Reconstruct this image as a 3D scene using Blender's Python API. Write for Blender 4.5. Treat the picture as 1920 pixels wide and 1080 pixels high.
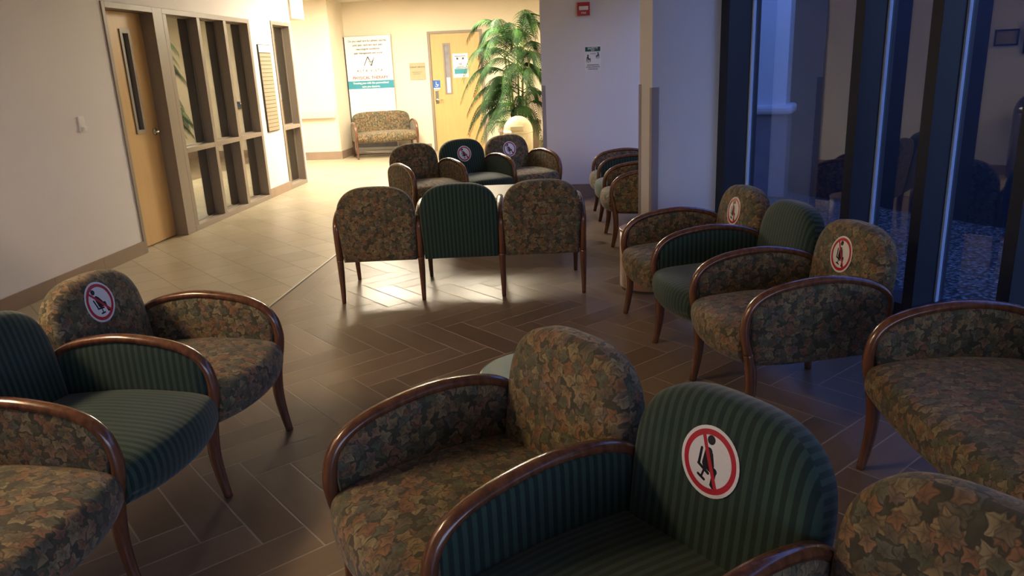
import bpy, bmesh, math, random
from mathutils import Vector, Matrix
PI = math.pi
for o in list(bpy.data.objects): bpy.data.objects.remove(o)
S = bpy.context.scene
COL = S.collection

# ------------------------------------------------------------------ camera
cam_d = bpy.data.cameras.new('camera'); cam = bpy.data.objects.new('camera', cam_d); COL.objects.link(cam)
CR = ((0.995138, 0.015542, 0.097259), (0.088919, 0.282927, -0.955011), (-0.04236, 0.959016, 0.280169))
cam.matrix_world = Matrix(((CR[0][0], CR[0][1], CR[0][2], 0), (CR[1][0], CR[1][1], CR[1][2], 0),
                           (CR[2][0], CR[2][1], CR[2][2], 1.5), (0, 0, 0, 1)))
cam_d.sensor_width = 36; cam_d.lens = 1435 / 1920 * 36; cam_d.clip_start = .05; cam_d.clip_end = 200
S.camera = cam
# ------------------------------------------------------------------ world / exposure
S.view_settings.view_transform = 'Standard'; S.view_settings.look = 'None'
S.view_settings.gamma = 1; S.view_settings.use_curve_mapping = False
S.view_settings.exposure = 0.12
W = bpy.data.worlds.new('dusk'); S.world = W; W.use_nodes = True
wn = W.node_tree; wn.nodes.clear()
wo = wn.nodes.new('ShaderNodeOutputWorld'); wb = wn.nodes.new('ShaderNodeBackground')
wt = wn.nodes.new('ShaderNodeTexCoord'); ws = wn.nodes.new('ShaderNodeSeparateXYZ'); wr = wn.nodes.new('ShaderNodeValToRGB')
wr.color_ramp.elements.new(.02).color = (.60, .67, .79, 1); wr.color_ramp.elements.new(.30).color = (.34, .44, .82, 1); wr.color_ramp.elements[0].color = (.04, .05, .07, 1); wr.color_ramp.elements[3].color = (.14, .25, .78, 1)
wr.color_ramp.elements[3].position = .75
wn.links.new(wt.outputs['Generated'], ws.inputs[0]); wn.links.new(ws.outputs[2], wr.inputs[0])
wn.links.new(wr.outputs[0], wb.inputs[0]); wn.links.new(wb.outputs[0], wo.inputs[0])
wb.inputs[1].default_value = 5.8
LOBBY_E = 78.0      # emission of the lobby ceiling panels
WAIT_E = 42.0        # emission of the waiting-area panel
WARM = (1.0, .86, .64)

# ------------------------------------------------------------------ helpers
def obj(name, bm_or_me, mats=None, parent=None, smooth=False, bevel=0, loc=None):
    if isinstance(bm_or_me, bmesh.types.BMesh):
        me = bpy.data.meshes.new(name); bmesh.ops.recalc_face_normals(bm_or_me, faces=bm_or_me.faces)
        bm_or_me.to_mesh(me); bm_or_me.free()
        if mats is not None:
            for m in (mats if isinstance(mats, (list, tuple)) else [mats]): me.materials.append(m)
        if smooth: me.shade_smooth()
    else: me = bm_or_me
    o = bpy.data.objects.new(name, me); COL.objects.link(o)
    if parent: o.parent = parent
    if loc: o.location = loc
    if bevel:
        b = o.modifiers.new('bevel', 'BEVEL'); b.width = bevel; b.segments = 2; b.limit_method = 'ANGLE'
    return o
def tag(o, label, cat, group=None, kind=None):
    o['label'] = label; o['category'] = cat
    if group: o['group'] = group
    if kind: o['kind'] = kind
    return o
def thing(name, label, cat, loc=(0, 0, 0), rz=0, group=None):
    o = bpy.data.objects.new(name, None); COL.objects.link(o); o.location = loc; o.rotation_euler = (0, 0, rz)
    o.empty_display_size = .1
    return tag(o, label, cat, group)
def struct(name, bm, m, parent=None, bevel=0, smooth=False):
    o = obj(name, bm, m, parent, smooth, bevel)
    if not parent: o['kind'] = 'structure'
    return o
def BM(): return bmesh.new()
def box(bm, x0, x1, y0, y1, z0, z1, M=None, mi=0):
    vs = [bm.verts.new((x, y, z)) for z in (z0, z1) for y in (y0, y1) for x in (x0, x1)]
    fs = [bm.faces.new([vs[i] for i in q]) for q in ((0, 2, 3, 1), (4, 5, 7, 6), (0, 1, 5, 4), (2, 6, 7, 3), (0, 4, 6, 2), (1, 3, 7, 5))]
    for f in fs: f.material_index = mi
    if M is not None: bmesh.ops.transform(bm, matrix=M, verts=vs)
    return vs
def lathe(bm, prof, n=40, c=(0, 0), mi=0, cap=True):
    rings = []
    for r, z in prof:
        rings.append([bm.verts.new((c[0] + r * math.cos(2 * PI * i / n), c[1] + r * math.sin(2 * PI * i / n), z)) for i in range(n)])
    for a, b in zip(rings, rings[1:]):
        for i in range(n):
            f = bm.faces.new((a[i], a[(i + 1) % n], b[(i + 1) % n], b[i])); f.material_index = mi
    if cap:
        bm.faces.new(rings[0][::-1]).material_index = mi; bm.faces.new(rings[-1]).material_index = mi
def tube(bm, pts, r, n=8, mi=0):
    pts = [Vector(p) for p in pts]; rings = []
    for i, p in enumerate(pts):
        t = (pts[min(i + 1, len(pts) - 1)] - pts[max(i - 1, 0)]).normalized()
        a = t.cross(Vector((0, 0, 1)) if abs(t.z) < .9 else Vector((1, 0, 0))).normalized(); b = t.cross(a)
        rr = r[i] if isinstance(r, (list, tuple)) else r
        rings.append([bm.verts.new(p + (a * math.cos(2 * PI * k / n) + b * math.sin(2 * PI * k / n)) * rr) for k in range(n)])
    for A, B in zip(rings, rings[1:]):
        for i in range(n): bm.faces.new((A[i], A[(i + 1) % n], B[(i + 1) % n], B[i])).material_index = mi
    bm.faces.new(rings[0][::-1]).material_index = mi; bm.faces.new(rings[-1]).material_index = mi
def catmull(P, n=6):
    out = []
    for i in range(len(P) - 1):
        p0 = P[max(i - 1, 0)]; p1 = P[i]; p2 = P[i + 1]; p3 = P[min(i + 2, len(P) - 1)]
        for k in range(n):
            t = k / n
            out.append(tuple(.5 * ((2 * b) + (-a + c) * t + (2 * a - 5 * b + 4 * c - d) * t * t + (-a + 3 * b - 3 * c + d) * t ** 3)
                             for a, b, c, d in zip(p0, p1, p2, p3)))
    out.append(tuple(P[-1])); return out
def text_mesh(s, size, align='CENTER', M=Matrix(), bold=0):
    cu = bpy.data.curves.new('t', 'FONT'); cu.body = s; cu.size = size; cu.align_x = align; cu.align_y = 'CENTER'
    cu.extrude = .0006; cu.offset = bold; cu.resolution_u = 3
    o = bpy.data.objects.new('t', cu); COL.objects.link(o)
    dg = bpy.context.evaluated_depsgraph_get(); dg.update()
    me = bpy.data.meshes.new_from_object(o.evaluated_get(dg)); bpy.data.objects.remove(o)
    me.materials.clear(); me.transform(M); return me
def lettering(name, items, m, parent):
    """items: (string, size, x, z) on the plane y=0 of the parent, facing -y"""
    bm = BM()
    for it in items:
        s, size, x, z = it[:4]; bold = it[4] if len(it) > 4 else 0
        me = text_mesh(s, size, M=Matrix.Translation((x, 0, z)) @ Matrix.Rotation(PI / 2, 4, 'X'), bold=bold)
        bm.from_mesh(me); bpy.data.meshes.remove(me)
    me = bpy.data.meshes.new(name); bm.to_mesh(me); bm.free(); me.materials.append(m)
    return obj(name, me, parent=parent)

# ------------------------------------------------------------------ material helpers
class NT:
    def __init__(s, name):
        s.m = bpy.data.materials.new(name); s.m.use_nodes = True; s.t = s.m.node_tree
        s.b = s.t.nodes['Principled BSDF']; s.out = s.t.nodes['Material Output']
    def n(s, ty, **kw):
        x = s.t.nodes.new('ShaderNode' + ty)
        for k, v in kw.items(): setattr(x, k, v)
        return x
    def l(s, a, b): s.t.links.new(a, b)
    def put(s, sock, v):
        if hasattr(v, 'is_output') or isinstance(v, bpy.types.NodeSocket): s.l(v, sock)
        else: sock.default_value = v
    def ma(s, op, a, b=0.0, c=0.0, clamp=False):
        x = s.n('Math', operation=op, use_clamp=clamp)
        s.put(x.inputs[0], a); s.put(x.inputs[1], b); s.put(x.inputs[2], c); return x.outputs[0]
    def mix(s, f, a, b):
        x = s.n('Mix', data_type='RGBA'); s.put(x.inputs[0], f)
        for k, v in ((6, a), (7, b)):
            if isinstance(v, tuple): v = (*v[:3], 1)
            s.put(x.inputs[k], v)
        return x.outputs[2]
    def ramp(s, f, els, interp='LINEAR'):
        x = s.n('ValToRGB'); x.color_ramp.interpolation = interp; e = x.color_ramp.elements
        while len(e) < len(els): e.new(.5)
        for q, (p, c) in zip(e, els): q.position = p; q.color = (*c, 1)
        s.put(x.inputs[0], f); return x.outputs[0]
    def noise(s, vec, scale, detail=3, rough=.5):
        x = s.n('TexNoise'); x.inputs['Scale'].default_value = scale; x.inputs['Detail'].default_value = detail
        x.inputs['Roughness'].default_value = rough
        if vec is not None: s.l(vec, x.inputs['Vector'])
        return x.outputs[0]
    def coord(s, k='Object'): return s.n('TexCoord').outputs[k]
    def xyz(s, v):
        x = s.n('SeparateXYZ'); s.l(v, x.inputs[0]); return x.outputs
    def vec(s, x, y, z=0.0):
        c = s.n('CombineXYZ'); s.put(c.inputs[0], x); s.put(c.inputs[1], y); s.put(c.inputs[2], z); return c.outputs[0]
    def bump(s, h, strength=.2, dist=.002):
        x = s.n('Bump'); x.inputs['Strength'].default_value = strength; x.inputs['Distance'].default_value = dist
        s.l(h, x.inputs['Height']); s.l(x.outputs[0], s.b.inputs['Normal'])
    def set(s, color=None, rough=None, metal=None, coat=None, spec=None):
        if color is not None: s.put(s.b.inputs['Base Color'], (*color, 1) if isinstance(color, tuple) else color)
        if rough is not None: s.put(s.b.inputs['Roughness'], rough)
        if metal is not None: s.b.inputs['Metallic'].default_value = metal
        if coat is not None: s.b.inputs['Coat Weight'].default_value = coat; s.b.inputs['Coat Roughness'].default_value = .12
        if spec is not None: s.b.inputs['Specular IOR Level'].default_value = spec
        return s.m
def plain(name, c, rough=.5, metal=0, coat=0, var=.06, nscale=30, bump=0):
    t = NT(name); n = t.noise(t.coord(), nscale, 4)
    d = tuple(x * (1 - var) for x in c); u = tuple(min(1, x * (1 + var)) for x in c)
    t.set(t.mix(n, d, u), rough, metal, coat)
    if bump: t.bump(n, bump, .002)
    return t.m
def paint(name, c):
    t = NT(name); co = t.coord(); n = t.noise(co, 220, 2); big = t.noise(co, 1.5, 2)
    t.set(t.mix(big, tuple(x * .97 for x in c), tuple(min(1, x * 1.03) for x in c)), .6); t.bump(n, .12, .0015); return t.m
M = {}
M['wall'] = paint('painted_wall', (.72, .70, .72))
M['wall_warm'] = paint('cream_wall', (.74, .66, .52))
M['ceiling'] = paint('ceiling_white', (.72, .69, .62))
M['taupe'] = plain('taupe_frame_paint', (.25, .205, .165), .42)
M['guard'] = plain('grey_corner_guard', (.33, .29, .30), .5)
M['guard_cream'] = plain('cream_corner_guard', (.72, .64, .46), .5)
M['black'] = plain('black_plastic', (.015, .015, .017), .45)
M['dark'] = plain('dark_rubber', (.03, .028, .026), .6)
M['alu'] = plain('brushed_metal', (.55, .53, .49), .32, 1)
M['steel'] = plain('satin_steel', (.62, .60, .56), .22, 1)
M['white'] = plain('white_plastic', (.78, .78, .76), .35)
M['red'] = plain('red_plastic', (.42, .02, .025), .35)
M['teal'] = plain('teal_print', (.03, .25, .34), .5)
M['blue'] = plain('blue_sign', (.02, .12, .45), .4)
M['green_sign'] = plain('green_sign', (.01, .10, .07), .45)
M['ink'] = plain('dark_ink', (.03, .03, .035), .5)
M['ink_grey'] = plain('grey_ink', (.07, .07, .08), .5)
M['ink_red'] = plain('red_ink', (.22, .05, .04), .5)
M['ink_faint'] = plain('faint_ink', (.55, .56, .56), .5)
M['paper'] = plain('white_print', (.80, .80, .78), .5)
M['tan_sign'] = plain('tan_sign', (.42, .34, .21), .45)
M['tan_slat'] = plain('tan_slats', (.36, .29, .20), .45)
M['photo_grey'] = plain('grey_photo_print', (.22, .22, .25), .4, var=.6, nscale=7)
M['planter'] = plain('pale_planter', (.62, .52, .42), .5)
M['soil'] = plain('planter_soil', (.10, .05, .025), .9, bump=.5)
M['bin'] = plain('cream_bin', (.62, .56, .38), .22, coat=.5)
M['bin_dark'] = plain('dark_bin', (.05, .05, .06), .15, coat=.6)
M['mullion'] = plain('dark_bronze_mullion', (.007, .012, .028), .5)
M['gasket'] = plain('pale_glazing_bead', (.45, .55, .70), .4)
M['stucco'] = plain('pale_stucco', (.58, .62, .68), .8, bump=.3)
M['capstone'] = plain('cap_stone', (.60, .58, .60), .7, bump=.3)
M['rough_stone'] = plain('rough_stone', (.22, .19, .22), .8, var=.4, nscale=6, bump=.8)
M['outer'] = plain('dark_outer_wall', (.014, .020, .034), .9, var=.3, nscale=3)
M['glass_top'] = plain('pale_green_glass', (.30, .42, .40), .06)
M['laminate_top'] = plain('cream_laminate', (.62, .58, .46), .28)
M['stem'] = plain('palm_stem', (.16, .22, .06), .6)
def wood(name, a, b, rough, coat, axis='z', scale=1.0):
    t = NT(name); co = t.coord(); mp = t.n('Mapping'); t.l(co, mp.inputs[0])
    mp.inputs['Scale'].default_value = {'z': (14, 14, 1.2), 'y': (14, 1.2, 14), 'x': (1.2, 14, 14)}[axis]
    n = t.noise(mp.outputs[0], 3 * scale, 6, .62)
    t.set(t.ramp(n, [(.3, a), (.7, b)]), rough, coat=coat); return t.m
M['chairwood'] = wood('reddish_brown_wood', (.080, .028, .014), (.170, .066, .032), .24, .5)
M['door'] = wood('maple_door_veneer', (.55, .34, .135), (.59, .375, .155), .42, .15, scale=.7)
M['drumwood'] = wood('pinkish_maple_laminate', (.48, .30, .20), (.55, .35, .24), .4, .2)
def glass(name, tint=(.9, .95, .95), ior=1.5, boost=1.0):
    t = NT(name); t.t.nodes.remove(t.b)
    fr = t.n('Fresnel'); ge = t.n('NewGeometry'); t.l(t.ma('MULTIPLY_ADD', ge.outputs['Backfacing'], 1 / ior - ior, ior), fr.inputs[0])
    g = t.n('BsdfGlossy'); g.inputs['Roughness'].default_value = .004
    tr = t.n('BsdfTransparent'); tr.inputs[0].default_value = (*tint, 1)
    mx = t.n('MixShader'); t.l(t.ma('MULTIPLY', fr.outputs[0], boost, clamp=True), mx.inputs[0])
    t.l(tr.outputs[0], mx.inputs[1]); t.l(g.outputs[0], mx.inputs[2]); t.l(mx.outputs[0], t.out.inputs[0]); return t.m
M['glass'] = glass('window_glass', (.58, .66, .76), 2.8, 1.0)
M['clear'] = glass('clear_window_glass', (.92, .93, .95), 1.45)
M['int_glass'] = glass('interior_glass', (.7, .75, .7), 3.4, 1.3)
def emis(name, c, e):
    t = NT(name); t.set((.8, .8, .8), .5); t.b.inputs['Emission Color'].default_value = (*c, 1)
    t.b.inputs['Emission Strength'].default_value = e; return t.m
M['lobby_lamp'] = emis('lobby_lamp_diffuser', WARM, LOBBY_E)
M['wait_lamp'] = emis('waiting_lamp_diffuser', (1, .72, .42), WAIT_E)

# --- herringbone plank tiles
def tile_finish(t, edge_d, rnd, rnd2, c0, c1, c2, grout, co, gw=.003, along=None, rough=(.28, .40), gk=.6):
    mask = t.ma('LESS_THAN', edge_d, gw)
    grain = t.noise(along, 1.0, 5, .6)
    base = t.ramp(rnd, [(0, c0), (.5, c1), (1, c2)])
    base = t.mix(t.ma('MULTIPLY', grain, gk), base, tuple(x * .45 for x in c1))
    cl = t.noise(co, 2.2, 3)
    base = t.mix(t.ma('MULTIPLY', cl, .35), base, tuple(x * .7 for x in c1))
    col = t.mix(mask, base, grout)
    rg = t.ma('ADD', t.ma('MULTIPLY', rnd2, rough[1] - rough[0]), rough[0])
    t.set(col, t.ma('MAXIMUM', rg, t.ma('MULTIPLY', mask, .95)))
    h = t.ma('ADD', t.ma('MINIMUM', t.ma('DIVIDE', edge_d, gw * 1.5), 1.0), t.ma('MULTIPLY', grain, .15))
    t.b.inputs['Specular IOR Level'].default_value = .36; t.bump(h, .4, .002)
def herringbone():
    t = NT('herringbone_wood_look_tile'); co = t.coord(); X, Y, Z = t.xyz(co); Wd = .1525; n = 4
    x = t.ma('ADD', X, 1.952); y = t.ma('SUBTRACT', Y, 4.280)
    k = 1 / (math.sqrt(2) * Wd)
    u = t.ma('MULTIPLY', t.ma('SUBTRACT', x, y), k); v = t.ma('MULTIPLY', t.ma('ADD', x, y), k)
    i = t.ma('FLOOR', u); j = t.ma('FLOOR', v); fu = t.ma('FRACT', u); fv = t.ma('FRACT', v)
    m = t.ma('FLOORED_MODULO', t.ma('SUBTRACT', i, j), 2 * n)
    hor = t.ma('LESS_THAN', m, n - .5)
    idx = t.ma('SUBTRACT', 2 * n - 1, m)
    def sel(a, b):  # hor? a : b
        d = t.ma('SUBTRACT', a, b); return t.ma('MULTIPLY_ADD', d, hor, b)
    al = sel(t.ma('ADD', m, fu), t.ma('ADD', idx, fv)); ac = sel(fv, fu)
    pi_ = sel(t.ma('SUBTRACT', i, m), i); pj = sel(j, t.ma('SUBTRACT', j, idx))
    e1 = t.ma('MINIMUM', al, t.ma('SUBTRACT', n, al)); e2 = t.ma('MINIMUM', ac, t.ma('SUBTRACT', 1, ac))
    ed = t.ma('MULTIPLY', t.ma('MINIMUM', e1, e2), Wd)
    w = t.n('TexWhiteNoise', noise_dimensions='3D'); t.l(t.vec(pi_, pj, hor), w.inputs['Vector'])
    w2 = t.xyz(w.outputs['Color'])
    gv = t.vec(t.ma('MULTIPLY', al, .55), t.ma('ADD', t.ma('MULTIPLY', ac, 3.2), t.ma('MULTIPLY', pi_, 7.3)), t.ma('MULTIPLY', pj, 3.7))
    tile_finish(t, ed, w2[0], w2[1], (.165, .110, .070),  (.225, .155, .102), (.285, .205, .140), (.34, .28, .21), co, .0032, gv)
    return t.m
def squares():
    t = NT('corridor_square_tile'); co = t.coord(); X, Y, Z = t.xyz(co); s = .3035
    k = 1 / (math.sqrt(2) * s)
    x = t.ma('ADD', X, 2.15); y = t.ma('SUBTRACT', Y, 5.215)
    u = t.ma('MULTIPLY', t.ma('SUBTRACT', x, y), k); v = t.ma('MULTIPLY', t.ma('ADD', x, y), k)
    j = t.ma('FLOOR', v)
    u = t.ma('ADD', u, t.ma('MULTIPLY', j, .5))
    i = t.ma('FLOOR', u); fu = t.ma('FRACT', u); fv = t.ma('FRACT', v)
    ed = t.ma('MULTIPLY', t.ma('MINIMUM', t.ma('MINIMUM', fu, t.ma('SUBTRACT', 1, fu)), t.ma('MINIMUM', fv, t.ma('SUBTRACT', 1, fv))), s)
    w = t.n('TexWhiteNoise', noise_dimensions='3D'); t.l(t.vec(i, j, 1.5), w.inputs['Vector']); w2 = t.xyz(w.outputs['Color'])
    gv = t.vec(t.ma('MULTIPLY', u, 2.), t.ma('MULTIPLY', v, 2.), w2[2])
    tile_finish(t, ed, w2[0], w2[1], (.37, .315, .22), (.40, .34, .235), (.42, .37, .27), (.27, .22, .15), co, .0026, gv, rough=(.34, .46), gk=.3)
    return t.m
def border():
    t = NT('border_plank_tile'); co = t.coord(); X, Y, Z = t.xyz(co)
    v = t.ma('DIVIDE', Y, .61); fv = t.ma('FRACT', v); j = t.ma('FLOOR', v)
    ed = t.ma('MULTIPLY', t.ma('MINIMUM', fv, t.ma('SUBTRACT', 1, fv)), .61)
    ex = t.ma('MINIMUM', t.ma('ABSOLUTE', t.ma('ADD', X, 1.966)), 1.0)
    ed = t.ma('MINIMUM', ed, ex)
    w = t.n('TexWhiteNoise', noise_dimensions='3D'); t.l(t.vec(1., j, 3.), w.inputs['Vector']); w2 = t.xyz(w.outputs['Color'])
    gv = t.vec(t.ma('MULTIPLY', X, 20.), t.ma('MULTIPLY', Y, 3.), j)
    tile_finish(t, ed, w2[0], w2[1], (.165, .110, .070),  (.225, .155, .102), (.285, .205, .140), (.34, .28, .21), co, .0032, gv)
    return t.m
M['herring'] = herringbone(); M['squares'] = squares(); M['border'] = border()
def base_tile():
    t = NT('baseboard_tile'); co = t.coord(); X, Y, Z = t.xyz(co)
    s = t.ma('FRACT', t.ma('DIVIDE', t.ma('ADD', X, Y), .61)); m = t.ma('LESS_THAN', s, .006)
    n = t.noise(co, 6, 5)
    t.set(t.mix(m, t.mix(n, (.24, .165, .12), (.33, .24, .18)), (.12, .09, .07)), .35); return t.m
M['base'] = base_tile()

# --- fabrics
def leaf_fabric():
    t = NT('autumn_leaf_upholstery'); uv = t.coord('UV')
    dn = t.n('TexNoise'); dn.inputs['Scale'].default_value = 60; dn.inputs['Detail'].default_value = 2; t.l(uv, dn.inputs['Vector'])
    dv = t.n('VectorMath', operation='MULTIPLY_ADD'); t.l(dn.outputs['Color'], dv.inputs[0]); dv.inputs[1].default_value = (.010, .010, 0)
    t.l(uv, dv.inputs[2]); uvd = dv.outputs[0]
    bgn = t.noise(uv, 28, 4)
    col = t.ramp(bgn, [(.35, (.034, .034, .022)), (.55, (.062, .062, .038)), (.7, (.090, .080, .050))])
    hgt = None
    pal = [(0, (.39, .27, .12)), (.18, (.38, .175, .08)), (.32, (.135, .15, .082)), (.46, (.41, .32, .17)), (.60, (.22, .17, .10)),
           (.72, (.41, .23, .12)), (.84, (.16, .18, .13)), (.94, (.28, .19, .17))]
    for li, (sc, off, R0) in enumerate([(17, (3.1, 7.7), .66), (19, (11.3, 1.9), .64), (21, (5.9, 15.2), .62), (24, (.7, 9.1), .60)]):
        mp = t.n('VectorMath', operation='MULTIPLY_ADD'); t.l(uvd, mp.inputs[0]); mp.inputs[1].default_value = (sc, sc, 0)
        mp.inputs[2].default_value = (*off, 0)
        vo = t.n('TexVoronoi', voronoi_dimensions='2D'); vo.inputs['Scale'].default_value = 1; vo.inputs['Randomness'].default_value = .85
        t.l(mp.outputs[0], vo.inputs['Vector'])
        sb = t.n('VectorMath', operation='SUBTRACT'); t.l(mp.outputs[0], sb.inputs[0]); t.l(vo.outputs['Position'], sb.inputs[1])
        x, y, _ = t.xyz(sb.outputs[0]); cr, cg, cb = t.xyz(vo.outputs['Color'])
        ang = t.ma('MULTIPLY_ADD', cr, 6.283, t.ma('ARCTAN2', y, x))
        r = t.ma('POWER', t.ma('ADD', t.ma('MULTIPLY', x, x), t.ma('MULTIPLY', y, y)), .5)
        lob = t.ma('MULTIPLY_ADD', t.ma('ABSOLUTE', t.ma('SINE', t.ma('MULTIPLY', ang, 2.5))), -.42, 1.06)
        big = t.ma('MULTIPLY_ADD', t.ma('COSINE', ang), .32, .74)
        R = t.ma('MULTIPLY', t.ma('MULTIPLY', lob, big), R0)
        mask = t.ma('MULTIPLY', t.ma('SUBTRACT', R, r), 14., clamp=True)
        vein = t.ma('SUBTRACT', 1., t.ma('MULTIPLY', t.ma('MULTIPLY', t.ma('ABSOLUTE', t.ma('SINE', t.ma('MULTIPLY', ang, 2.5))), r), 9., clamp=True))
        c = t.ramp(cg, pal, 'CONSTANT')
        rim = t.ma('MULTIPLY', t.ma('SUBTRACT', R, r), 4., clamp=True)
        c = t.mix(t.ma('MULTIPLY', t.ma('SUBTRACT', 1., t.ma('MULTIPLY', r, 2.2, clamp=True)), .55), c, (.05, .04, .025))
        c = t.mix(t.ma('MULTIPLY', vein, .45), c, (.05, .035, .02))
        keep = t.ma('GREATER_THAN', cb, .12 if li < 3 else .3)
        halo = t.ma('MULTIPLY', t.ma('SUBTRACT', t.ma('ADD', R, .10), r), 9., clamp=True)
        col = t.mix(t.ma('MULTIPLY', t.ma('MULTIPLY', halo, keep), .75), col, (.038, .034, .022))
        col = t.mix(t.ma('MULTIPLY', mask, keep), col, c)
    col = t.mix(.2, col, (.125, .105, .068))
    weave = t.noise(uv, 900, 1)
    col = t.mix(t.ma('MULTIPLY_ADD', weave, .35, .06), col, (.035, .032, .022))
    t.set(col, .85, spec=.25); t.b.inputs['Sheen Weight'].default_value = .15
    t.bump(weave, .25, .0008); return t.m
def stripe_fabric():
    t = NT('green_striped_upholstery'); uv = t.coord('UV'); X, Y, Z = t.xyz(uv)
    s = t.ma('FRACT', t.ma('DIVIDE', X, .0255))
    tri = t.ma('ABSOLUTE', t.ma('SUBTRACT', s, .5))
    m = t.ma('MULTIPLY', t.ma('SUBTRACT', tri, .235), 22., clamp=True)
    rib = t.ma('SINE', t.ma('MULTIPLY', X, 2 * PI / .0032))
    weave = t.noise(uv, 700, 1)
    col = t.mix(m, (.007, .022, .016), (.029, .064, .048))
    col = t.mix(t.ma('MULTIPLY', weave, .4), col, (.010, .022, .018))
    t.set(col, .8, spec=.3); t.b.inputs['Sheen Weight'].default_value = .2
    t.bump(t.ma('ADD', t.ma('MULTIPLY', rib, .15), t.ma('ADD', weave, t.ma('MULTIPLY', m, .6))), .3, .0008); return t.m
M['leaf'] = leaf_fabric(); M['green'] = stripe_fabric()

def sticker_mat():
    t = NT('no_sitting_sticker'); uv = t.coord('UV'); X, Y, _ = t.xyz(uv)    # -1..1 disc
    r = t.ma('POWER', t.ma('ADD', t.ma('MULTIPLY', X, X), t.ma('MULTIPLY', Y, Y)), .5)
    def cap(ax, ay, bx, by, w):
        dx, dy = bx - ax, by - ay; L = dx * dx + dy * dy
        px = t.ma('SUBTRACT', X, ax); py = t.ma('SUBTRACT', Y, ay)
        h = t.ma('DIVIDE', t.ma('ADD', t.ma('MULTIPLY', px, dx), t.ma('MULTIPLY', py, dy)), L, clamp=True)
        ex = t.ma('SUBTRACT', px, t.ma('MULTIPLY', h, dx)); ey = t.ma('SUBTRACT', py, t.ma('MULTIPLY', h, dy))
        d = t.ma('POWER', t.ma('ADD', t.ma('MULTIPLY', ex, ex), t.ma('MULTIPLY', ey, ey)), .5)
        return t.ma('LESS_THAN', d, w)
    shapes = [cap(-.26, .55, -.25, .55, .13), cap(-.16, .22, -.08, -.12, .13), cap(-.06, .20, .12, -.05, .08), cap(-.06, -.16, .26, -.14, .10),
              cap(.27, -.14, .38, -.50, .07), cap(.36, -.52, .48, -.55, .05),
              cap(-.40, .16, -.28, -.24, .045), cap(-.28, -.28, .12, -.31, .045), cap(-.04, -.31, -.02, -.52, .035), cap(-.14, -.55, .10, -.55, .04)]
    bk = shapes[0]
    for s_ in shapes[1:]: bk = t.ma('MAXIMUM', bk, s_)
    ring = t.ma('MULTIPLY', t.ma('GREATER_THAN', r, .74), t.ma('LESS_THAN', r, .90))
    bar = t.ma('MULTIPLY', t.ma('LESS_THAN', t.ma('ABSOLUTE', t.ma('ADD', X, Y)), .085), t.ma('LESS_THAN', r, .8))
    red = t.ma('MAXIMUM', ring, bar)
    col = t.mix(bk, (.74, .74, .76), (.02, .018, .025)); col = t.mix(red, col, (.46, .03, .05))
    t.set(col, .16); w = t.noise(uv, 9, 4, .65); t.bump(w, .5, .0025); return t.m
M['sticker'] = sticker_mat()
# ================================================================== SHELL
CH = 2.70
LX = -3.97
def wallbox(name, x0, x1, y0, y1, z0, z1, m='wall'):
    bm = BM(); box(bm, x0, x1, y0, y1, z0, z1); return struct(name, bm, M[m])
def prism(bm, pts, z0, z1):
    a = [bm.verts.new((x, y, z0)) for x, y in pts]; b = [bm.verts.new((x, y, z1)) for x, y in pts]
    bm.faces.new(a[::-1]); bm.faces.new(b)
    for i in range(len(pts)): j = (i + 1) % len(pts); bm.faces.new((a[i], a[j], b[j], b[i]))
EDGE = [(6.44, -3.2), (1.18, 5.73), (1.2, 5.9), (1.2, 8.97), (-.37, 8.97), (-.37, 14.5)]
bm = BM(); prism(bm, [(-1.966, -3.2)] + EDGE + [(-1.966, 14.5)], -.1, 0); struct('floor', bm, M['herring'])
bm = BM(); box(bm, -9, -2.135, -3.2, 14.5, -.1, 0); struct('floor.001', bm, M['squares'])
bm = BM(); box(bm, -2.135, -1.966, -3.2, 14.5, -.1, 0); struct('floor.002', bm, M['border'])
bm = BM(); box(bm, -2.142, -2.131, -3.2, 14.4, 0, .004); struct('trim_1', bm, M['alu'])
bm = BM(); box(bm, -2.131, -2.120, -3.2, 14.4, 0, .0012); struct('trim_2', bm, M['dark'])
bm = BM(); prism(bm, [(-9, -3.2)] + EDGE + [(-9, 14.5)], CH, CH + .1); struct('ceiling', bm, M['ceiling'])
# left wall with a door bay and a three-bay window (X = LX face), 0.2 thick
bm = BM()
for y0, y1, z0, z1 in ((-3.2, 6.40, 0, CH), (6.40, 9.33, 2.15, CH), (9.33, 10.00, 0, CH), (10.0, 10.66, 2.17, CH), (10.66, 10.72, 0, CH)):
    box(bm, LX - .2, LX, y0, y1, z0, z1)
struct('wall_left', bm, M['wall'])
bm = BM()
for q in ((-9, .2, 0, CH), (.2, 5.2, 0, .3), (.2, 5.2, 2.5, CH), (5.2, 6.45, 0, CH)): box(bm, q[0], q[1], -3.3, -3.2, q[2], q[3])
struct('wall_back', bm, M['wall'])
bm = BM(); box(bm, LX, LX + .012, -3.2, 6.40, 0, .115); box(bm, LX, LX + .012, 9.33, 10.0, 0, .115); struct('baseboard_left', bm, M['base'])
bm = BM(); box(bm, -6.2, LX + .03, 10.72, 11.22, 2.235, CH); struct('wall_soffit', bm, M['wall_warm'])
bm = BM(); box(bm, -6.3, -6.2, 3, 10.6, 0, CH); box(bm, -6.2, LX - .2, 10.6, 10.72, 0, CH); box(bm, -6.2, LX - .2, 3, 3.1, 0, CH)
struct('wall_office', bm, M['wall'])
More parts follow.
